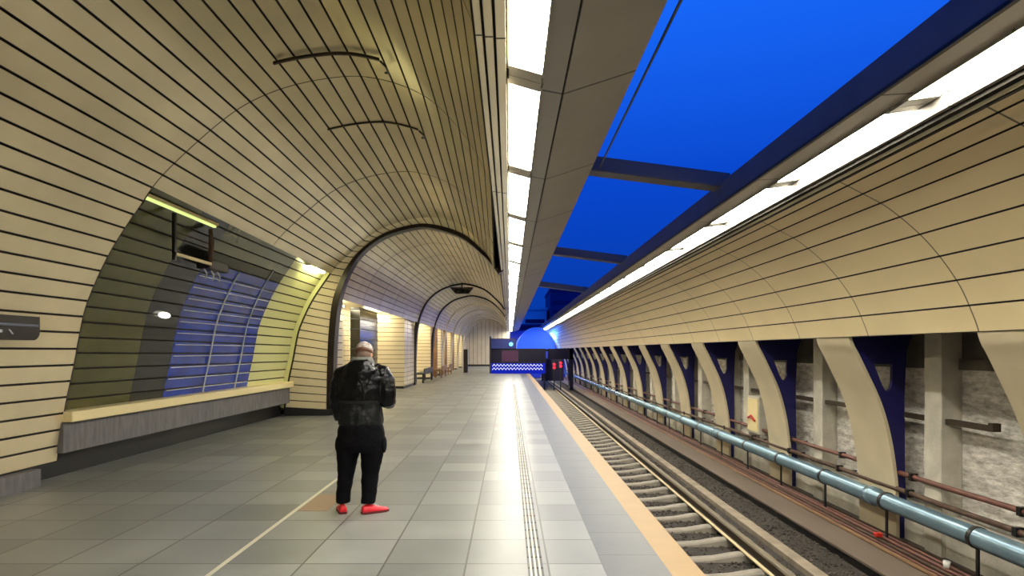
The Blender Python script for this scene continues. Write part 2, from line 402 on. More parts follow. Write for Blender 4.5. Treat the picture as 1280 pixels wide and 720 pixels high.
# drain channel with thin dark bars
mb = MB(); mb.box(.135, .25, 3, 60, 0, .003, BLACK)
for k in range(3): mb.box(.15 + k * .033, .165 + k * .033, 3, 60, .003, .008, CONC)
for k in range(110): mb.box(.137, .248, 3 + k * .25, 3.02 + k * .25, .003, .0065, RAILD)
struct(mb.build('trim_drain'))
mb = MB(); mb.box(-2.19, -2.15, 3, 8.7, 0, .0025, mat('pale_joint', (196, 190, 168), .4)); struct(mb.build('trim_floor_line'))
mb = MB(); mb.box(-2.14, -1.84, 6.45, 7.2, 0, .002, mat('terracotta_tile', (132, 104, 84), .4, var=.1)); struct(mb.build('trim_floor_patch'))
DGT = mat('darker_edge_tiles', (74, 76, 75), .42, var=.12, vscale=2, seam=(.62, .012, .1))
mb = MB(); mb.box(.70, 1.17, 1, 66, 0, .002, DGT); struct(mb.build('trim_floor_band'))
mb = MB(); mb.box(1.36, 6.4, -10, 68, -1.5, -1.27, BALL); struct(mb.build('floor_track_bed'))
mb = MB()
for _ in range(9000):
    y = 3.6 + 24 * random.random() ** 1.7; x = random.uniform(1.45, 4.6)
    if 3.78 < x < 4.0: continue
    r = random.uniform(.018, .036); z = -1.262; M = Matrix.Translation((x, y, z)) @ Matrix.Rotation(random.random() * 6, 4, Vector((random.random(), random.random(), 1)).normalized())
    b = len(mb.v)
    for d in ((r, 0, 0), (0, r * .8, 0), (-r * 1.1, 0, 0), (0, -r, 0), (0, 0, r * .7), (0, 0, -r * .7)): mb.v.append(tuple(M @ Vector(d)))
    for q in ((0, 1, 4), (1, 2, 4), (2, 3, 4), (3, 0, 4), (1, 0, 5), (2, 1, 5), (3, 2, 5), (0, 3, 5)): mb.face([b + i for i in q], BALLS)
tag(mb.build('track_ballast'), 'loose grey brown ballast stones lying between the sleepers', 'gravel', kind='stuff')
mb = MB(); mb.box(3.80, 3.98, 0, 67, -1.29, -1.19, mat('concrete_kerb', (138, 126, 108), .85, var=.25, vscale=4, bump=.4)); struct(mb.build('trim_track_kerb'))
mb = MB(); mb.box(5.14, 5.66, 0, 67, -1.3, -1.15, RAILD); mb.box(5.66, 6.1, 0, 67, -1.3, -1.16, CONCD); mb.box(5.85, 6.1, 0, 67, -1.3, -.62, CONC); struct(mb.build('trim_cable_shelf'))

# ------------------------------------------------------------------ right side structure
mb = MB(); mb.box(6.07, 6.35, -10, 68, -1.3, 1.5, STONEW); mb.box(6.07, 6.35, -10, 68, 1.5, 2.3, CONCD); mb.box(6.02, 6.35, -10, 68, 1.36, 1.5, CONCD)  # dark upper bands put the overhang's shade into the wall colour
struct(mb.build('wall_right'))
RP = catmull([(3.50, 3.42), (3.75, 3.29), (4.05, 3.12), (4.44, 2.78), (4.76, 2.36), (4.93, 2.0), (4.995, 1.815)], 8)
def joints(P, ratios, gap=.02, depth=.02, sub=5):
    """panel rows whose joints lie on the given height/width directions seen from the platform"""
    L = arc(P); Po = offset(P, depth); Lo = arc(Po); k = Lo[-1] / L[-1]; cuts = [0.]
    for q in ratios:
        cuts.append(next(L[i] + (L[i + 1] - L[i]) * ((P[i][1] - EYE) / P[i][0] - q) / ((P[i][1] - EYE) / P[i][0] - (P[i + 1][1] - EYE) / P[i + 1][0]) for i in range(len(P) - 1) if (P[i + 1][1] - EYE) / P[i + 1][0] <= q))
    cuts.append(L[-1]); res = []
    for c0, c1 in zip(cuts, cuts[1:]):
        a, b = c0 + gap / 2, c1 - gap / 2
        res.append([at_len(P, L, a + (b - a) * j / sub) for j in range(sub + 1)] + [at_len(Po, Lo, b * k), at_len(Po, Lo, (b + gap) * k)])
    return res
SR = joints(RP, (.487, .443, .397, .342, .283, .219, .157, .098))
mb = MB(); slat_shell(mb, [(-10, SR), (68, SR)], PANEL)
mb.box(4.99, 6.1, -10, 68, 2.15, 2.25, CONCD)
mb.loft([[(4.995, y, 1.815), (5.06, y, 1.815), (5.06, y, 2.25), (4.9, y, 2.25)] for y in (-10, 68)], DARKFR)
struct(mb.build('wall_right_upper'))
# thin battens and cove next to the lamps
mb = MB()
mb.box(3.37, 3.415, -10, 68, 3.495, 3.72, LEDGE); mb.box(3.415, 3.60, -10, 68, 3.455, 3.72, GROOVE); mb.box(3.50, 3.60, -10, 68, 3.41, 3.46, GROOVE); mb.box(2.95, 6.6, -10, 68, 3.86, 3.95, CONCD); mb.box(6.35, 6.5, -10, 68, 2.2, 3.9, CONCD)  # last two boxes: unseen cover added to keep sky light out
mb.loft([[(2.85, y, 3.58), (3.10, y, 3.595), (3.10, y, 3.72), (2.85, y, 3.72)] for y in (-10, 68)], LEDGE)
mb.box(3.09, 3.40, -10, 68, 3.70, 3.76, LEDGE)
struct(mb.build('ceiling_right'))
WB = mat('pale_batten', (230, 220, 190), .4)
mb = MB(); mb.box(3.435, 3.450, -10, 68, 3.455, 3.48, WB); mb.box(3.478, 3.490, -10, 68, 3.425, 3.48, WB); struct(mb.build('trim_13'))
mb = MB(); mb.box(2.82, 3.02, -10, 68, 3.60, 3.86, CURB); mb.box(2.815, 2.85, -10, 68, 3.572, 3.60, BLACK); struct(mb.build('trim_14'))
# left ledge of the opening
mb = MB()
def sec(mb, pts, m): mb.loft([[(x, y, z) for x, z in pts] for y in (-10, 68)], m)
sec(mb, [(.245, 3.62), (.40, 3.59), (.40, 3.63), (.245, 3.66)], LEDGE)
sec(mb, [(.415, 3.59), (.97, 3.77), (.97, 3.83), (.415, 3.66)], LEDGE)
sec(mb, [(.38, 3.60), (.43, 3.61), (.43, 3.66), (.38, 3.66)], GROOVE)
sec(mb, [(-.25, 3.74), (.9, 3.86), (.9, 3.93), (-.25, 3.80)], GROOVE)
struct(mb.build('ceiling_ledge'))
mb = MB(); mb.box(.88, .965, -10, 68, 3.80, 4.02, CURB); struct(mb.build('trim_15'))
mb = MB()
mb.box(-.225, -.02, -10, 68, 3.68, 3.72, GROOVE)
for x0, x1, z in ((-.215, -.175, 3.62), (-.155, -.105, 3.61), (-.085, -.025, 3.60)): mb.box(x0, x1, -10, 68, z, 3.69, CLAD)
struct(mb.build('trim_16'))
# roof beams across the open strip
for k, y in enumerate((-7.0, .8, 8.55, 16.0, 24.0)):
    mb = MB(); mb.loft([[(.92, yy, 4.05), (2.95, yy, 3.79), (2.95, yy, 3.99), (.92, yy, 4.25)] for yy in (y, y + .28)], BEAMM)
    o = mb.build('roof_beam', bevel=.01)
    tag(o, ['grey roof beam behind the viewer', 'grey roof beam overhead out of view', 'nearest and widest grey beam across the blue roof opening', 'middle grey beam across the blue roof opening', 'farthest and smallest grey beam across the blue roof opening'][k], 'beam', 'beams across the roof opening')
mb = MB(); mb.tube([(1.19, -6, 4.10), (1.19, 2, 4.06), (1.2, 8.6, 4.06)], .012, BLACK, 6)
tag(mb.build('overhead_cable'), 'thin dark cable running along the left edge of the roof opening', 'cable')

# ------------------------------------------------------------------ ceiling lights
def make_light(side, w):
    e0 = empty('ceiling_light', (0, 0, 0), '', 'light')
    mb = MB(); mb.box(-w / 2 - .012, -w / 2, -1.14, 1.14, -.005, .09, LEDGE); mb.box(w / 2, w / 2 + .012, -1.14, 1.14, -.005, .09, LEDGE)
    mb.box(-w / 2, w / 2, -1.14, 1.14, .06, .09, LEDGE); mb.box(-w / 2, w / 2, -1.22, -1.07, -.012, .09, LEDGE); mb.box(-w / 2, w / 2, 1.07, 1.22, -.012, .09, LEDGE)
    mb.build('housing', e0)
    mb = MB(); mb.box(-w / 2, w / 2, -1.07, 1.07, .004, .04, side); mb.build('diffuser', e0)
    return e0
pl = make_light(LAMP_L, .245); pr = make_light(LAMP_R, .25)
for nm, pro, x, z, first in (('left', pl, .115, 3.625, 1.03), ('right', pr, 3.235, 3.60, 1.47)):
    k = 0; y = first - 4 * 2.45; vis = 0; used = False
    while y < 65.5:
        o = pro if not used else copy_tree(pro); used = True
        o.location = (x, y, z)
        o.rotation_euler = (0, .28 if nm == 'left' else -.14, 0)
        where = 'over the platform edge' if nm == 'left' else 'above the cream track wall'
        if y > 2.4:
            vis += 1
            if vis <= 14: o['label'] = 'long glowing ceiling light %s, %s in its row from the front' % (where, ORD[vis - 1])
            else: o['label'] = 'distant ceiling light %s near the far end of the row' % where
            o['group'] = 'ceiling lights in the %s row' % nm if vis <= 14 else 'distant ceiling lights in the %s row' % nm
        else:
            o['label'] = 'ceiling light %s behind the viewpoint' % where; o['group'] = 'ceiling lights in the %s row behind the viewpoint' % nm
        y += 2.45
# ------------------------------------------------------------------ added arcs standing in for dark curved shapes in the polished vault
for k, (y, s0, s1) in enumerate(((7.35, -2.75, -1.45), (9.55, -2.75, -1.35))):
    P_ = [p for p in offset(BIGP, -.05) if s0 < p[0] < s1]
    e0 = empty('vault_arc', (-2, y, 4.9), ['thin curved dark arc added under the near vault, nearer one', 'thin curved dark arc added under the near vault, farther one'][k], 'rail', 'added curved arcs under the vault')
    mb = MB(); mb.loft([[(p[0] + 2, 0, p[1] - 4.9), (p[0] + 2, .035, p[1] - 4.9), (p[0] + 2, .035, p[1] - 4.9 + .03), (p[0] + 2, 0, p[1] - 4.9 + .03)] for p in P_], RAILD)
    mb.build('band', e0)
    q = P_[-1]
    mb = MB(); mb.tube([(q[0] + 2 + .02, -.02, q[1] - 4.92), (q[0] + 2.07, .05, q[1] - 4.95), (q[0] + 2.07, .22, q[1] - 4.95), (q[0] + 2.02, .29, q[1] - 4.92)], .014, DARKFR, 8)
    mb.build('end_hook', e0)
# ------------------------------------------------------------------ alcove furniture
mb = MB(); ybar(mb, -6.2, -5.5, Y_N0, Y_N1 + .02, .715, .85, BENCHT)
tag(mb.build('alcove_shelf', bevel=.012), 'long cream bench shelf along the wall alcove', 'shelf')
def bk_at(z, off=0., y=8.05):
    return bk_z(z) + off + NARROW * (y - Y_N0) / (Y_N1 - Y_N0)
def bk_z(z, off=0.):
    for a, b_ in zip(bk, bk[1:]):
        if a[1] <= z <= b_[1]:
            t = (z - a[1]) / (b_[1] - a[1]); return a[0] + (b_[0] - a[0]) * t + off
    return bk[-1][0] + off
# white conduits on the blue bay
for k, y in enumerate((11.75, 13.05)):
    mb = MB(); mb.tube([(bk_at(z, .03, y), y, z) for z in [.86 + .2 * j for j in range(12 if k == 0 else 13)]], .014, WHITEL, 6)
    tag(mb.build('conduit'), ['thin white conduit up the blue bay, left one', 'thin white conduit up the blue bay, right one'][k], 'conduit', 'white conduits on the blue bay')
mb = MB()
for k in range(11): ybar(mb, bk_at(.95 + .19 * k, .004, 10.55), bk_at(.95 + .19 * k, .018, 10.55), 10.55, 13.65, .95 + .19 * k, .963 + .19 * k, WHITEL, bk_at(2, 0, 13.65) - bk_at(2, 0, 10.55))
struct(mb.build('trim_17'))
# hanging sign frame
e0 = empty('hanging_frame', (-4.64, 8.83, 3.2), 'dark two-post frame hanging at the top of the alcove', 'frame')
mb = MB(); mb.box(-.02, .02, 0, .05, -.33, .32, BLACK); mb.build('post', e0)
mb = MB(); mb.tube([(.0, 1.1, -.22), (.01, 1.11, .1), (0, 1.1, .30)], [.035, .045, .03], RUST, 8); mb.build('post', e0)
mb = MB(); mb.box(-.02, .02, 0, 1.1, -.26, -.22, BENCHT); mb.box(-.012, .012, 0, 1.1, .06, .075, RUST); mb.build('crossbar', e0)
e0 = empty('alcove_camera', (-4.86, 10.3, 3.02), 'black camera box with white leads above the blue bay', 'camera')
mb = MB(); mb.box(-.1, .12, -.18, .5, -.1, .05, BLACK); mb.build('body', e0, bevel=.015)
for k, y in enumerate((-.12, .12, .34)):
    mb = MB(); mb.tube([(0, y, -.1), (.02, y + .05, -.17), (-.02, y + .1, -.24)], .012, WHITEL, 6); mb.build('lead', e0)
e0 = empty('alcove_tube_light', (-4.64, 9.2, 3.56), 'slim yellow-green tube light at the top of the alcove', 'light')
mb = MB(); mb.box(-.05, .05, -1.2, .9, .02, .06, BENCHT); mb.build('housing', e0)
mb = MB(); mb.box(-.02, .02, -1.18, .88, -.01, .02, TUBE_W); mb.build('tube', e0)
e0 = empty('alcove_added_wash', (-4.5, 14.9, 3.5), 'bright hidden light added at the far top of the alcove', 'light')  # hidden light added to brighten the pale yellow bay
mb = MB(); mb.box(-.06, .06, -.6, .55, .02, .06, BENCHT); mb.build('housing', e0)
mb = MB(); mb.box(-.045, .045, -.58, .53, -.02, .02, emat('alcove_wash_glow', (255, 250, 185), 55)); mb.build('diffuser', e0)
mb = MB(); mb.ell((0, 0, 0), (.03, .17, .05), OVAL_W); o = mb.build('oval_glint', smooth=True); o.location = (bk_at(2.17, .04, 10.0), 10.0, 2.17)  # reflected highlight built as a glowing oval, not a fitting
tag(o, 'small oval white highlight, a glowing shape on the dark alcove bay', 'lamp')
# black sign box on the near left wall
e0 = empty('sign_box', (-5.28, 6.2, 1.86), 'black rounded sign box on the near left wall', 'sign')
mb = MB(); poly = [(-.9, -.13), (.80, -.13)] + [(.80 + .1 * math.sin(a), -.03 - .1 * math.cos(a)) for a in [math.pi / 2 * k / 6 for k in range(1, 7)]] + [(.9, .13), (-.9, .13)]
mb.prism(poly, 'x', -.16, .07, mat('black_gloss', (22, 24, 34), .25)); mb.build('case', e0)
mb = MB(); mb.box(.06, .078, -.88, .87, .02, .045, mat('blue_grey_strip', (96, 104, 130), .3)); mb.build('strip', e0)
mb = MB(); mb.box(.07, .075, .33, .37, -.055, -.025, WHITEL); mb.loft([[(.07, .45, -.02), (.07, .47, -.02), (.07, .52, -.07), (.07, .50, -.07)], [(.075, .45, -.02), (.075, .47, -.02), (.075, .52, -.07), (.075, .50, -.07)]], WHITEL); mb.build('marking', e0)

# ------------------------------------------------------------------ rails and sleepers
def rail(x, label):
    e0 = empty('rail', (x, 0, -1.15), label, 'rail', 'running rails of the near track')
    sec_ = [(-.07, 0), (.07, 0), (.07, .012), (.012, .03), (.012, .13), (-.012, .13), (-.012, .03), (-.07, .012)]
    mb = MB(); mb.prism(sec_, 'y', 2, 67, RAILD); mb.build('web', e0)
    mb = MB(); mb.prism([(-.036, .13), (.036, .13), (.036, .165), (.028, .175), (-.028, .175), (-.036, .165)], 'y', 2, 67, STEEL); mb.build('rail_head', e0, label='shiny steel rail head')
    mb = MB(); mb.prism([(-.08, .0), (-.045, .0), (-.045, .03), (-.08, .016)], 'y', 2, 67, mat('rail_foot', (190, 168, 122), .6)); mb.build('rail_foot', e0)
rail(3.27, 'steel running rail nearer the cable trays'); rail(1.75, 'steel running rail nearer the platform edge')
pts = [(-1.08, .09), (-1.04, .12), (-.95, .135), (-.6, .12), (-.3, .07), (0, .05), (.3, .07), (.6, .12), (.95, .135), (1.04, .12), (1.08, .09)]
rings = []
for x, z in pts: rings.append([(x, -.12, -.1), (x, .12, -.1), (x, .09, z - .02), (x, .065, z), (x, -.065, z), (x, -.09, z - .02)])
mb = MB(); mb.loft(rings, SLEEP); sp = mb.build('sleeper')
k = 0; y = 4.6
while y < 64:
    o = sp if k == 0 else sp.copy()
    if k: COL.objects.link(o)
    o.location = (2.51, y, -1.284)
    if k < 18: tag(o, 'pale concrete sleeper under the running rails, %s from the front' % ORD[k], 'sleeper', 'sleepers of the near track')
    else: tag(o, 'pale concrete sleeper under the distant stretch of the running rails', 'sleeper', 'distant sleepers of the near track')
    y += .7; k += 1
mb = MB(); mb.box(4.58, 5.12, 1, 66, -1.15, -1.12, BOARD); mb.box(4.60, 5.09, 1, 66, -1.27, -1.15, BLACK)
tag(mb.build('trough_board'), 'wide grey brown board covering the cable trough', 'board')
mb = MB(); mb.tube([(5.12, 1, -1.10), (5.12, 66, -1.10)], .028, WOODY, 8); tag(mb.build('edge_conduit'), 'tan conduit running along the edge of the grey board', 'conduit')
names = ['red brown cable lying beside the tan conduit', 'red brown cable, second from the grey board', 'thick red brown cable in the middle of the bundle', 'red brown cable, second from the blue pipe', 'red brown cable nearest the blue pipe']
for k, x in enumerate((5.22, 5.32, 5.42, 5.52, 5.62)):
    mb = MB(); P_ = [(x + .006 * math.sin(j * 1.3 + k * 2), 1 + j * 1.3, -1.12 + .005 * math.sin(j * .9 + k) + .02) for j in range(50)]
    mb.tube(P_, (.018, .020, .024, .018, .016)[k], (REDC, RUST, REDC, REDC, RUST)[k], 8)
    tag(mb.build('cable', smooth=True), names[k], 'cable', 'cables lying beside the trough board')
# the big pipe
e0 = empty('service_pipe', (5.45, 2, -.56), 'long blue grey metal service pipe beside the track wall', 'pipe')
mb = MB(); mb.tube([(0, 0, 0), (0, 64, 0)], .12, PIPEM, 20); mb.build('pipe', e0, smooth=True)
proto = None
for k in range(26):
    if proto is None:
        mb = MB(); mb.tube([(0, -.03, 0), (0, .03, 0)], .132, BLACK, 20); mb.box(-.012, .012, -.02, .02, -.60, -.1, BLACK); proto = mb.build('pipe_clamp', e0); o = proto
    else:
        o = proto.copy(); COL.objects.link(o)
    o.location = (0, 1.85 + 1.8 * k, 0)
for k in range(8):
    mb = MB() if k == 0 else mb
    if k == 0: mb.tube([(0, -.09, 0), (0, .09, 0)], .138, PIPEM, 20); cp = mb.build('coupling', e0, smooth=True); o = cp
    else: o = cp.copy(); COL.objects.link(o)
    o.location = (0, 7.6 + 7.2 * k, 0)
for nm, x, z in (('upper', 5.77, -.19), ('lower', 5.72, -.42)):
    e0 = empty('wall_conduit', (x, 2, z), '%s dark red conduit strung on the wall above the blue pipe' % nm, 'conduit', 'conduits above the blue pipe')
    mb = MB(); P_ = []
    for j in range(73): P_.append((0, j * .9, -.004 * (1 - math.cos(j * math.pi)) ))
    mb.tube(P_, .038, REDC if nm == 'upper' else RUST, 8); mb.build('tube', e0, smooth=True)
    br = None
    for k in range(32):
        if br is None:
            mb = MB(); mb.box(-.03, .30, -.02, .02, -.06, -.035, BLACK); mb.box(-.05, .05, -.03, .03, -.05, .05, BLACK); br = mb.build('bracket', e0); o = br
        else: o = br.copy(); COL.objects.link(o)
        o.location = (0, 1.3 + 1.95 * k, 0)
mb = MB(); mb.box(5.84, 5.92, 7.75, 66, .63, .70, RAILD); mb.box(5.80, 5.90, 7.68, 7.76, .64, .74, RAILD)
tag(mb.build('wall_rail'), 'thin dark metal rail running along the stone track wall', 'rail')
# cup
mb = MB(); mb.tube([(0, 0, 0), (0, 0, .1)], [.03, .042], mat('white_plastic', (225, 225, 222), .4), 14); o = mb.build('paper_cup', smooth=True); o.location = (5.42, 7.95, -1.095); o.rotation_euler = (.1, .05, 0)
tag(o, 'small white cup lying on the red brown cables', 'cup')
mb = MB(); mb.box(-.05, .05, -.03, .05, 0, .06, mat('red_tag', (196, 40, 30), .5)); o = mb.build('cable_tag', bevel=.01); o.location = (5.33, 9.25, -1.075); tag(o, 'small red tag on the cable bundle', 'tag')
# equipment cabinet
e0 = empty('equipment_cabinet', (5.85, 14.9, -.2), 'pale equipment cabinet with red handle on the track wall', 'cabinet')
mb = MB(); mb.box(-.18, .2, -.35, .35, -.1, .75, CONC); mb.build('body', e0, bevel=.01)
mb = MB(); mb.box(-.2, -.18, -.3, .3, -.05, .7, BENCHT); mb.build('door', e0)
mb = MB(); mb.tube([(-.22, -.2, .2), (-.24, 0, .3), (-.22, .22, .24)], .025, mat('red_handle', (190, 30, 30), .4), 8); mb.build('handle', e0)

# ------------------------------------------------------------------ curved ribs of the track wall
fl = catmull([(5.0, 1.83), (5.04, 1.70), (5.11, 1.57), (5.25, 1.28), (5.40, .96), (5.51, .65), (5.60, .28), (5.66, -.1), (5.70, -.5), (5.71, -1.2)], 5)
def make_rib():
    e0 = empty('wall_rib', (5.0, 0, 0), '', 'rib')
    mb = MB(); th = [(p[0] + .05, p[1]) for p in fl]
    mb.loft([[(a[0] - 5, 0, a[1]), (a[0] - 5, 1.0, a[1]), (b[0] - 5, 1.0, b[1]), (b[0] - 5, 0, b[1])] for a, b in zip(fl, th)], RIBM); mb.build('flange', e0, label='cream curved front face')
    # navy web plate with a hole
    bm = bmesh.new()
    outer = [(p[0] - 5 + .03, p[1]) for p in fl] + [(.93, -1.2), (.86, -.3), (.85, .9), (.88, 1.6), (1.05, 2.12), (.02, 2.12)]
    hole = [(.40, 1.42), (.67, 1.42), (.67, 1.15), (.645, 1.05), (.60, 1.0), (.555, 1.04), (.5, 1.15)]
    vs = []
    for poly in (outer, hole):
        r = [bm.verts.new((x, 0, z)) for x, z in poly]
        for i in range(len(r)): bm.edges.new((r[i], r[(i + 1) % len(r)]))
    bmesh.ops.triangle_fill(bm, use_beauty=True, use_dissolve=False, edges=bm.edges[:])
    g = bmesh.ops.extrude_face_region(bm, geom=bm.faces[:]); bmesh.ops.translate(bm, vec=(0, .06, 0), verts=[v for v in g['geom'] if isinstance(v, bmesh.types.BMVert)])
    bmesh.ops.recalc_face_normals(bm, faces=bm.faces)
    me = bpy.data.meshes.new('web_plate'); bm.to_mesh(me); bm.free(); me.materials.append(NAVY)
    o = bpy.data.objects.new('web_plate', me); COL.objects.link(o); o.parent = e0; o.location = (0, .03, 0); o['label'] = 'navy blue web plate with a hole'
    return e0
rib = make_rib()
for k in range(17):
    o = rib if k == 0 else copy_tree(rib)
    o.location = (5.0, 5.85 + 3.6 * k, 0)
    o['group'] = 'curved ribs along the track wall'
    o['label'] = 'cream curved rib with navy web on the track wall, %s from the right frame edge' % ORD[k]
proto = None
k = 0; y = 5.0
ys = [5.2, 8.58, 11.85, 15.5, 16.8, 19.3, 20.6]
while ys[-1] < 62: ys.append(ys[-1] + 1.8)
for k, y in enumerate(ys):
    if proto is None:
        mb = MB(); mb.box(0, .28, 0, .36, -1.2, 2.12, CONC); proto = mb.build('wall_pillar', bevel=.012); o = proto
    else: o = proto.copy(); COL.objects.link(o)
    o.location = (5.79, y, 0)
    if k < 7: tag(o, 'square pale concrete pillar against the stone wall, %s from the right frame edge' % ORD[max(k - 1, 0)] if k else 'square pale concrete pillar beyond the right frame edge', 'pillar', 'pillars along the track wall')
    else: tag(o, 'distant pale concrete pillar against the track wall beyond the cabinet', 'pillar', 'distant pillars along the track wall')

# ------------------------------------------------------------------ far end: blue kiosk, canopy, signals
e0 = empty('blue_kiosk', (0, 44.7, 0), 'dark blue glazed kiosk with lit top band at the end of the platform', 'kiosk')
mb = MB(); mb.box(-1.32, 2.55, .05, 1.8, 0, 1.75, DNAVY); mb.box(-1.32, .45, .05, 1.8, 1.7, 2.45, DNAVY); mb.build('body', e0)
mb = MB(); mb.box(-1.28, .42, .02, .06, 1.75, 2.4, mat('blue_fascia', (8, 30, 100), .3, emit=.2)); mb.build('fascia', e0)
mb = MB(); mb.box(-1.28, 2.5, .02, .06, .0, .72, EBLUE); mb.build('lower_panel', e0)
for i in range(2):
    mb = MB(); n = 30; P_ = [(-1.2 + 3.5 * j / n, -.01, .34 + .24 * i + (.075 if j % 2 else -.075)) for j in range(n + 1)]
    mb.tube(P_, .022, DOTS, 6); mb.build('lattice_bar', e0)
mb = MB(); mb.ell((.1, -.02, 2.05), (.13, .06, .13), ECYAN); mb.build('lamp', e0)
mb = MB(); mb.box(-1.4, -1.30, -.03, 1.85, 0, 2.6, BLACK); mb.build('corner_post', e0)
mb = MB(); mb.box(-.55, .6, .0, .06, .85, 1.6, mat('dark_maroon_glass', (60, 16, 60), .2)); mb.build('window', e0)
mb = MB(); mb.box(2.4, 2.5, .3, .5, -1.22, 0, DNAVY); mb.build('leg', e0)
e0 = empty('track_screen', (3.6, 45.2, -1.2), 'dark navy screen frame at the end of the tracks beside the kiosk', 'screen')
mb = MB(); mb.box(.65, .9, 0, 1.2, 0, 2.95, DNAVY); mb.box(-.9, .9, 0, 1.2, 2.2, 2.95, DNAVY); mb.build('frame', e0)
mb = MB(); mb.box(-.95, .9, 8.0, 8.1, .3, 2.2, mat('tunnel_dark', (12, 8, 50), .5)); mb.build('tunnel_shade', e0)  # dark sheet standing in for the unlit tunnel mouth
e0 = empty('barrel_canopy', (1.95, 47, 1.7), 'bright blue lit barrel canopy over the far end of the tracks', 'canopy')
n = 18; A_ = [math.pi * k / n for k in range(n + 1)]
mb = MB(); mb.loft([[(1.42 * math.cos(a), y, 1.62 * math.sin(a)) for a in A_] + [(1.34 * math.cos(a), y, 1.52 * math.sin(a)) for a in reversed(A_)] for y in (0, 14)], EDOME); mb.build('shell', e0)
mb = MB(); mb.loft([[(1.33 * math.cos(a), y, 1.51 * math.sin(a)) for a in A_] for y in (.12, .18)], EDOME); mb.build('front_panel', e0)
mb = MB(); mb.box(-1.42, 1.42, 0, .3, -.14, 0, DNAVY); mb.build('tie_beam', e0)
for x, z, nm in ((3.55, .62, 'red signal lamp glowing at the far end of the tracks, right one'), (3.1, .52, 'dim red signal lamp at the far end of the tracks, left one')):
    e0 = empty('signal', (x, 44.6, -1.2), nm, 'signal', 'red signals at the far end of the tracks')
    mb = MB(); mb.box(-.04, .04, -.04, .04, 0, 1.2 + z, BLACK); mb.build('post', e0)
    mb = MB(); mb.box(-.12, .12, -.1, .06, 1.0 + z, 1.55 + z, BLACK); mb.build('head', e0)
    mb = MB(); mb.ell((0, -.1, 1.2 + z + .12), (.09, .05, .1), ERED); mb.ell((0, -.1, 1.2 + z - .1), (.09, .05, .1), ERED); mb.build('lens', e0)
mb = MB(); mb.box(0, 6.3, 68, 68.2, -1.3, 3.7, mat('blue_end_wall', (30, 60, 190), .5)); struct(mb.build('wall_far_track'))
l = bpy.data.lights.new('blue_fill', 'POINT'); l.energy = 500; l.color = (.08, .25, 1); l.shadow_soft_size = .3; lo = bpy.data.objects.new('blue_fill', l); COL.objects.link(lo); lo.location = (4.0, 64, 2.6)  # added blue fill that tints the far end, no fixture
# buildings outside beyond the roof opening
def building(name, x0, x1, y0, y1, z1, m, rows, cols, label):
    e0 = empty(name, ((x0 + x1) / 2, y0, -1.3), label, 'building')
    w = (x1 - x0) / 2
    mb = MB(); mb.box(-w, w, 0, y1 - y0, 0, z1 + 1.3, m); mb.build('wall', e0)
    mb = MB(); mb.box(-w - .15, w + .15, -.15, y1 - y0, z1 + 1.3, z1 + 1.6, m); mb.build('roof', e0)
    for r in range(rows):
        mb = MB(); z = 5.5 + r * 1.25
        mb.box(-w + .3, w - .3, -.05, .02, z, z + .55, GLASSN); mb.build('window', e0)
mb = MB(); mb.box(-10, 30, 68.2, 120, -1.6, -1.3, CONCD); struct(mb.build('floor_outside'))
building('building', 1.9, 5.2, 90, 100, 7.3, FACADE, 2, 1, 'pale blue building with bands seen beyond the roof opening')
building('building', 5.6, 15, 88, 100, 9.8, FACADEN, 4, 1, 'tall navy building seen beyond the roof opening')
building('building', 0, 6, 75, 86, 4.4, FACADEN, 0, 1, 'low dark building just above the blue canopy')

# ------------------------------------------------------------------ far furniture
def bench(x, y, rz, w, label):
    e0 = empty('bench', (x, y, 0), label, 'bench', 'benches along the far recesses', rz)
    mb = MB(); mb.box(-w / 2, w / 2, -.25, .25, .42, .50, BLACK if 'dark' in label else WOODY); mb.build('seat', e0, bevel=.01)
    for s in (-1, 1):
        for t in (-1, 1):
            mb = MB(); mb.box(s * (w / 2 - .12) - .05, s * (w / 2 - .12) + .05, t * .18 - .04, t * .18 + .04, 0, .42, DARKFR if 'dark' in label else WOODY); mb.build('leg', e0)
    mb = MB(); mb.box(-w / 2, w / 2, .22, .27, .5, .72, DARKFR if 'dark' in label else WOODY); mb.build('backrest', e0)
bench(-4.45, 33.3, -math.pi / 2, 3.6, 'dark bench below the first lit opening past the second arch')
bench(-4.2, 38.9, -math.pi / 2, 2.6, 'brown bench against the far left wall, nearer one')
bench(-4.2, 43.0, -math.pi / 2, 2.2, 'brown bench against the far left wall, farther one')
mb = MB(); mb.box(-3.35, -3.05, 46.5, 46.8, 0, 1.7, DARKFR); tag(mb.build('information_post', bevel=.02), 'slim dark post standing by the far left wall', 'post')
mb = MB(); mb.box(-5.0, -4.85, 32.5, 32.75, 0, 3.1, DARKFR); tag(mb.build('thin_column'), 'thin dark column in the lit opening past the second arch', 'column')
for k, (y, lab) in enumerate(((39.5, 'brown column in the far recess, nearest'), (45.6, 'brown column in the far recess, middle'), (51.5, 'brown column in the far recess, farthest'))):
    mb = MB(); mb.box(-4.8, -4.5, y, y + .5, 0, 3.1, WOODY); tag(mb.build('column', bevel=.02), lab, 'column', 'columns of the far recess')
e0 = empty('loudspeaker', (-2.2, 29.6, 4.35), 'dark trapezoid loudspeaker hanging under the second arch', 'loudspeaker')
mb = MB(); mb.loft([[(-.55, -.15, .18), (.55, -.15, .18), (.55, .15, .18), (-.55, .15, .18)], [(-.3, -.12, -.12), (.3, -.12, -.12), (.3, .12, -.12), (-.3, .12, -.12)]], DARKFR); mb.build('body', e0)
mb = MB(); mb.box(-.03, .03, -.03, .03, .18, .4, DARKFR); mb.build('hanger', e0)
mb = MB(); mb.box(-.34, .34, -.16, -.13, -.06, .12, CHARC); mb.build('grille', e0)

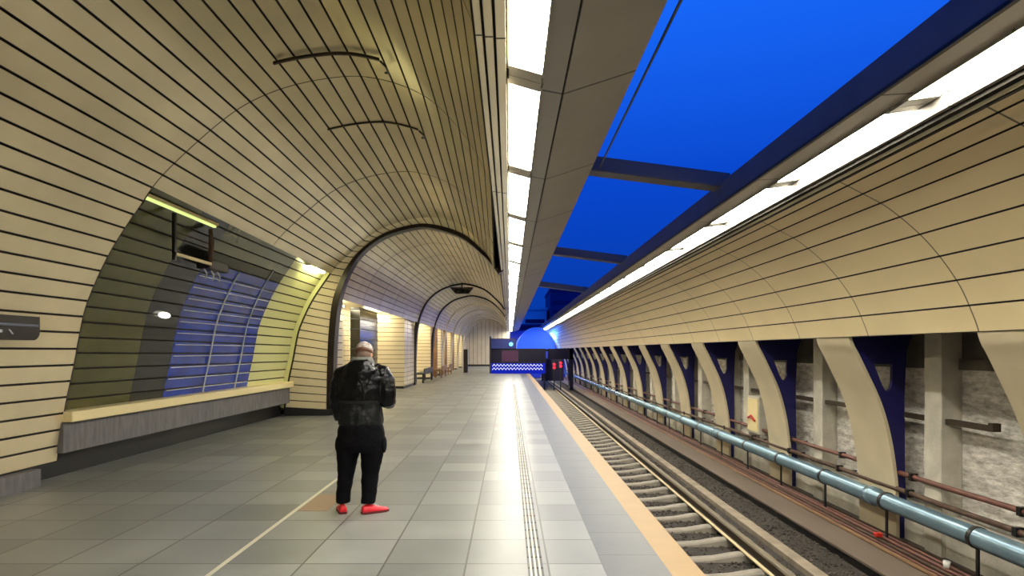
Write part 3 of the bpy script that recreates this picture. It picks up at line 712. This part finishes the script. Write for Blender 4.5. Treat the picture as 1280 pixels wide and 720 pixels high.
# ------------------------------------------------------------------ person
PX, PY = -1.48, 6.4
root = empty('person', (PX, PY, 0), 'person in black jacket and red shoes standing back to the viewer', 'person')
SKIN = mat('skin', (190, 140, 110), .55)
JACK = mat('black_jacket', (6, 7, 9), .28, 0, var=.5, vscale=9, bump=.7, bscale=7, spec=.22)
HEM = mat('grey_coat_hem', (15, 18, 19), .5, spec=.25, var=.3, vscale=7, bump=.6, bscale=8)
PANT = mat('black_trousers', (8, 8, 12), .85, spec=.12, bump=.5, bscale=9)
SHOE = mat('red_shoe', (214, 32, 44), .4)
SOLE = mat('shoe_sole', (90, 20, 24), .6)
CAP = mat('patterned_cap', (196, 182, 172), .7, var=.75, vscale=26, ramp=(220, 208, 200))
SCARF = mat('pale_grey_scarf', (112, 112, 106), .8, var=.3, vscale=20)

def remesh(o, vox, smooth=6):
    r = o.modifiers.new('remesh', 'REMESH'); r.mode = 'VOXEL'; r.voxel_size = vox; r.use_smooth_shade = True
    s_ = o.modifiers.new('smooth', 'SMOOTH'); s_.iterations = smooth; s_.factor = .5
def ering(cx, cy, cz, rx, ry, n=28, p=2.3, tilt=(0, 0)):
    out = []
    for k in range(n):
        a = 2 * math.pi * k / n; c, s = math.cos(a), math.sin(a)
        x = rx * math.copysign(abs(c) ** (2 / p), c); y = ry * math.copysign(abs(s) ** (2 / p), s)
        out.append((cx + x, cy + y, cz + x * tilt[0] + y * tilt[1]))
    return out
# joints (local: facing +Y, right hand at +X)
SHL, SHR = (-.185, .01, 1.41), (.185, .03, 1.405)
ELL, ELR = (-.255, .0, 1.13), (.265, .03, 1.12)
WRL, WRR = (-.245, .12, .90), (.20, .26, 1.20)
HIPL, HIPR = (-.10, 0, .88), (.09, 0, .88)
KNL, KNR = (-.155, .02, .48), (.055, .02, .48)
ANL, ANR = (-.185, .0, .09), (.065, -.02, .09)
b = MB()
def limb(*pr): b.tube([p for p, r in pr], [r for p, r in pr], SKIN, 14)
b.loft([ering(0, 0, z, rx, ry) for z, rx, ry in ((.80, .15, .11), (.9, .16, .115), (1.05, .135, .10), (1.2, .15, .11), (1.34, .17, .11), (1.42, .14, .09), (1.46, .07, .065))], SKIN)
limb(((0, .01, 1.42), .06), ((0, .02, 1.50), .055), ((0, .04, 1.56), .055))
for sh, el, wr in ((SHL, ELL, WRL), (SHR, ELR, WRR)): limb((sh, .052), (el, .04), (wr, .026))
for h, k_, a_ in ((HIPL, KNL, ANL), (HIPR, KNR, ANR)): limb((h, .085), (k_, .055), (a_, .038))
# head: skull, jaw, nose, ears, eye sockets facing +Y and bowed forward
HM = Matrix.Translation((0.015, .065, 1.588)) @ Matrix.Rotation(-.42, 4, 'X') @ Matrix.Rotation(-.15, 4, 'Z')
b.ell((0, -.005, .01), (.074, .092, .10), SKIN, 20, 14, HM); b.ell((0, .03, -.065), (.052, .055, .058), SKIN, 16, 10, HM)
b.ell((0, .098, -.022), (.013, .022, .026), SKIN, 10, 8, HM)
for s in (-1, 1): b.ell((s * .077, -.005, -.02), (.010, .02, .032), SKIN, 10, 8, HM)
b.ell((0, .082, -.068), (.024, .012, .008), SKIN, 10, 6, HM)
# hands: palm, four unequal bent fingers and a thumb
def hand(wr, d, n_, side, curl, splay=.0):
    d = Vector(d).normalized(); n_ = Vector(n_).normalized(); u = d.cross(n_) * side; wr = Vector(wr)   # d: along hand, n_: palm normal, u: towards thumb
    for j in range(4):
        o_ = u * (.030 - .020 * j)
        b.tube([wr - d * .01 + o_ * .6, wr + d * .045 + o_, wr + d * .088 + o_], [.014, .0135, .011], SKIN, 10)
        ln = (.040, .045, .042, .033)[j]; p = wr + d * .086 + o_; path = [p]; a = curl * .5
        for q in range(3):
            dd = d * math.cos(a) + n_ * math.sin(a); p = p + dd * ln * (1, .72, .6)[q]; path.append(p); a += curl
        b.tube(path, [.0092, .0088, .008, .0068], SKIN, 8)
    p0 = wr + d * .02 + u * .026; t1 = p0 + (d * .6 + u * .65 + n_ * .35) * .035; t2 = t1 + (d * .85 + u * .2 + n_ * .5) * .032; t3 = t2 + (d * .9 + n_ * .5 - u * .1) * .026
    b.tube([p0, t1, t2, t3], [.014, .012, .010, .008], SKIN, 8)
hand(WRL, (.0, .45, -.9), (1, .1, 0), -1, .35)
hand(WRR, (.15, .85, .35), (-.75, .1, .55), 1, .75)
body = b.build('body', root); remesh(body, .0042, 3)
eyes = MB()
for s in (-1, 1): eyes.ell((s * .031, .084, .0), (.012, .008, .009), WHITEL, 10, 8, HM)
eyes.build('eyes', root, smooth=True)
# cap with a band
c_ = MB(); rr = []
for t, r in ((.0, 1.0), (.3, 1.0), (.6, .93), (.85, .72), (1.05, .40), (1.12, .05)): rr.append([tuple(HM @ Vector((math.cos(a) * .084 * r, -.012 + math.sin(a) * .101 * r, .015 + t * .092))) for a in [2 * math.pi * k / 24 for k in range(24)]])
c_.loft(rr, CAP); c_.build('cap', root, smooth=True)
c_ = MB(); c_.loft([[tuple(HM @ Vector((math.cos(a) * .087, -.012 + math.sin(a) * .104, z))) for a in [2 * math.pi * k / 24 for k in range(24)]] for z in (-.005, .022)], mat('cap_band', (96, 62, 42), .6)); c_.build('cap_band', root, smooth=True)
c_ = MB(); c_.loft([[tuple(HM @ Vector((math.cos(a) * r, -.005 + math.sin(a) * r * 1.15, z))) for a in [2 * math.pi * k / 24 for k in range(24)]] for z, r in ((-.075, .062), (-.04, .077), (0, .078))], mat('grey_hair', (112, 92, 80), .8, var=.3, vscale=40)); c_.build('hair', root, smooth=True)
# scarf / collar
c_ = MB(); c_.loft([ering(0.0, .015, z, rx, ry) for z, rx, ry in ((1.45, .12, .10), (1.49, .125, .11), (1.53, .112, .105), (1.555, .095, .092))], SCARF); o = c_.build('scarf', root); remesh(o, .008, 3)
# jacket: torso, hood roll and both sleeves in one surface
c_ = MB()
c_.loft([ering(-.01, 0, z, rx, ry) for z, rx, ry in ((1.10, .215, .155), (1.16, .225, .165), (1.25, .232, .165), (1.34, .232, .155), (1.41, .205, .135), (1.47, .15, .115), (1.51, .10, .09))], JACK)
c_.loft([ering(.0, -.075, z, rx, ry, 24, 2, (0, .3)) for z, rx, ry in ((1.33, .09, .05), (1.37, .15, .09), (1.43, .165, .09), (1.50, .12, .07), (1.53, .07, .04))], JACK)
def sleeve(P_, R_): c_.tube(P_, R_, JACK, 18)
sleeve([(-.12, 0, 1.43), (-.19, .0, 1.39), (-.23, -.01, 1.28), (-.25, -.01, 1.14), (-.25, .04, 1.02), (-.243, .10, .93)], [.07, .085, .080, .072, .062, .052])
sleeve([(.12, 0, 1.43), (.20, .02, 1.39), (.245, .01, 1.30), (.258, .0, 1.20), (.245, .02, 1.11), (.25, .09, 1.10), (.235, .17, 1.15), (.20, .245, 1.195)], [.07, .088, .09, .09, .09, .08, .066, .054])
jk = c_.build('jacket', root, label='black shiny hooded jacket'); remesh(jk, .009, 5)
dm = jk.modifiers.new('folds', 'DISPLACE'); tx = bpy.data.textures.new('folds', 'CLOUDS'); tx.noise_scale = .09; dm.texture = tx; dm.strength = .03; dm.mid_level = .5
c_ = MB(); c_.tube([(.03, -.20, 1.34), (.05, -.185, 1.28), (.07, -.18, 1.20), (.06, -.18, 1.14)], .007, HEM, 6); c_.build('seam_cord', root)
# lower coat
c_ = MB(); c_.loft([ering(-.01, 0, z, rx, ry) for z, rx, ry in ((.88, .226, .16), (.92, .226, .16), (.98, .22, .155), (1.05, .212, .15), (1.13, .205, .145))], HEM); o = c_.build('coat_hem', root, label='dark grey lower coat'); remesh(o, .01, 3)
dm = o.modifiers.new('folds', 'DISPLACE'); dm.texture = tx; dm.strength = .025; dm.mid_level = .5
c_ = MB(); c_.loft([ering(-.01, 0, z, rx, ry) for z, rx, ry in ((1.10, .222, .16), (1.125, .225, .165))], BLACK); c_.build('belt', root)
# trousers: baggy seat, tapered legs
c_ = MB()
c_.loft([ering(-.005, -.005, z, rx, ry) for z, rx, ry in ((.62, .19, .14), (.68, .238, .16), (.76, .235, .16), (.86, .225, .155), (.95, .19, .14))], PANT)
c_.loft([ering(x, y, z, rx, ry, 22, 2.1) for x, y, z, rx, ry in ((-.115, 0, .74, .125, .14), (-.13, .0, .64, .118, .13), (-.145, .01, .52, .098, .11), (-.16, .01, .38, .082, .09), (-.178, 0, .22, .073, .08), (-.185, 0, .10, .068, .075))], PANT)
c_.loft([ering(x, y, z, rx, ry, 22, 2.1) for x, y, z, rx, ry in ((.11, 0, .74, .125, .14), (.11, .0, .64, .122, .13), (.098, .01, .52, .105, .11), (.085, .01, .38, .088, .09), (.075, -.01, .22, .076, .08), (.070, -.02, .10, .070, .075))], PANT)
tr = c_.build('trousers', root); remesh(tr, .009, 4)
dm = tr.modifiers.new('folds', 'DISPLACE'); dm.texture = tx; dm.strength = .02; dm.mid_level = .5
for s, x in ((-1, -.235), (1, .225)):
    c_ = MB(); c_.ell((x, 0, .68), (.025, .075, .085), PANT, 14, 10); c_.build('cargo_pocket', root, smooth=True)
# shoes
def shoe(px, py, rz):
    M = Matrix.Translation((px, py, 0)) @ Matrix.Rotation(rz, 4, 'Z')
    def T(r): return [tuple(M @ Vector(p)) for p in r]
    c = MB(); rr = []
    for y, w, h in ((-.075, .028, .075), (-.06, .038, .085), (-.02, .041, .095), (.03, .043, .085), (.09, .05, .062), (.14, .05, .05), (.175, .04, .042), (.192, .02, .03)):
        rr.append(T([(w * math.cos(a), y, .018 + (h - .018) * (math.sin(a) if math.sin(a) > 0 else 0)) for a in [math.pi * k / 10 for k in range(11)]]))
    c.loft(rr, SHOE); o = c.build('shoe', root, smooth=True, label='bright red shoe')
    c = MB(); outl = [(.03, -.08), (.043, -.05), (.045, .03), (.054, .1), (.05, .16), (.03, .195), (-.03, .195), (-.05, .16), (-.054, .1), (-.045, .03), (-.043, -.05), (-.03, -.08)]
    c.loft([T([(x, y, z) for x, y in outl]) for z in (0, .022)], SOLE); c.build('sole', o)
    c = MB(); c.tube([T([(-.02, .04 + .02 * k, .09 - .01 * k)])[0] if k % 2 else T([(.02, .04 + .02 * k, .09 - .01 * k)])[0] for k in range(4)], .004, WHITEL, 6); c.build('lace', o)
shoe(-.19, .0, .35); shoe(.085, -.03, -1.0)
# phone in the right hand
ph = MB(); ph.box(-.038, .038, -.005, .005, -.07, .07, BLACK); o = ph.build('phone', bevel=.003); o.location = (PX + .20, PY + .36, 1.26); o.rotation_euler = (-.7, 0, -.5)
tag(o, 'small dark phone held by the person in front of the chest', 'phone')
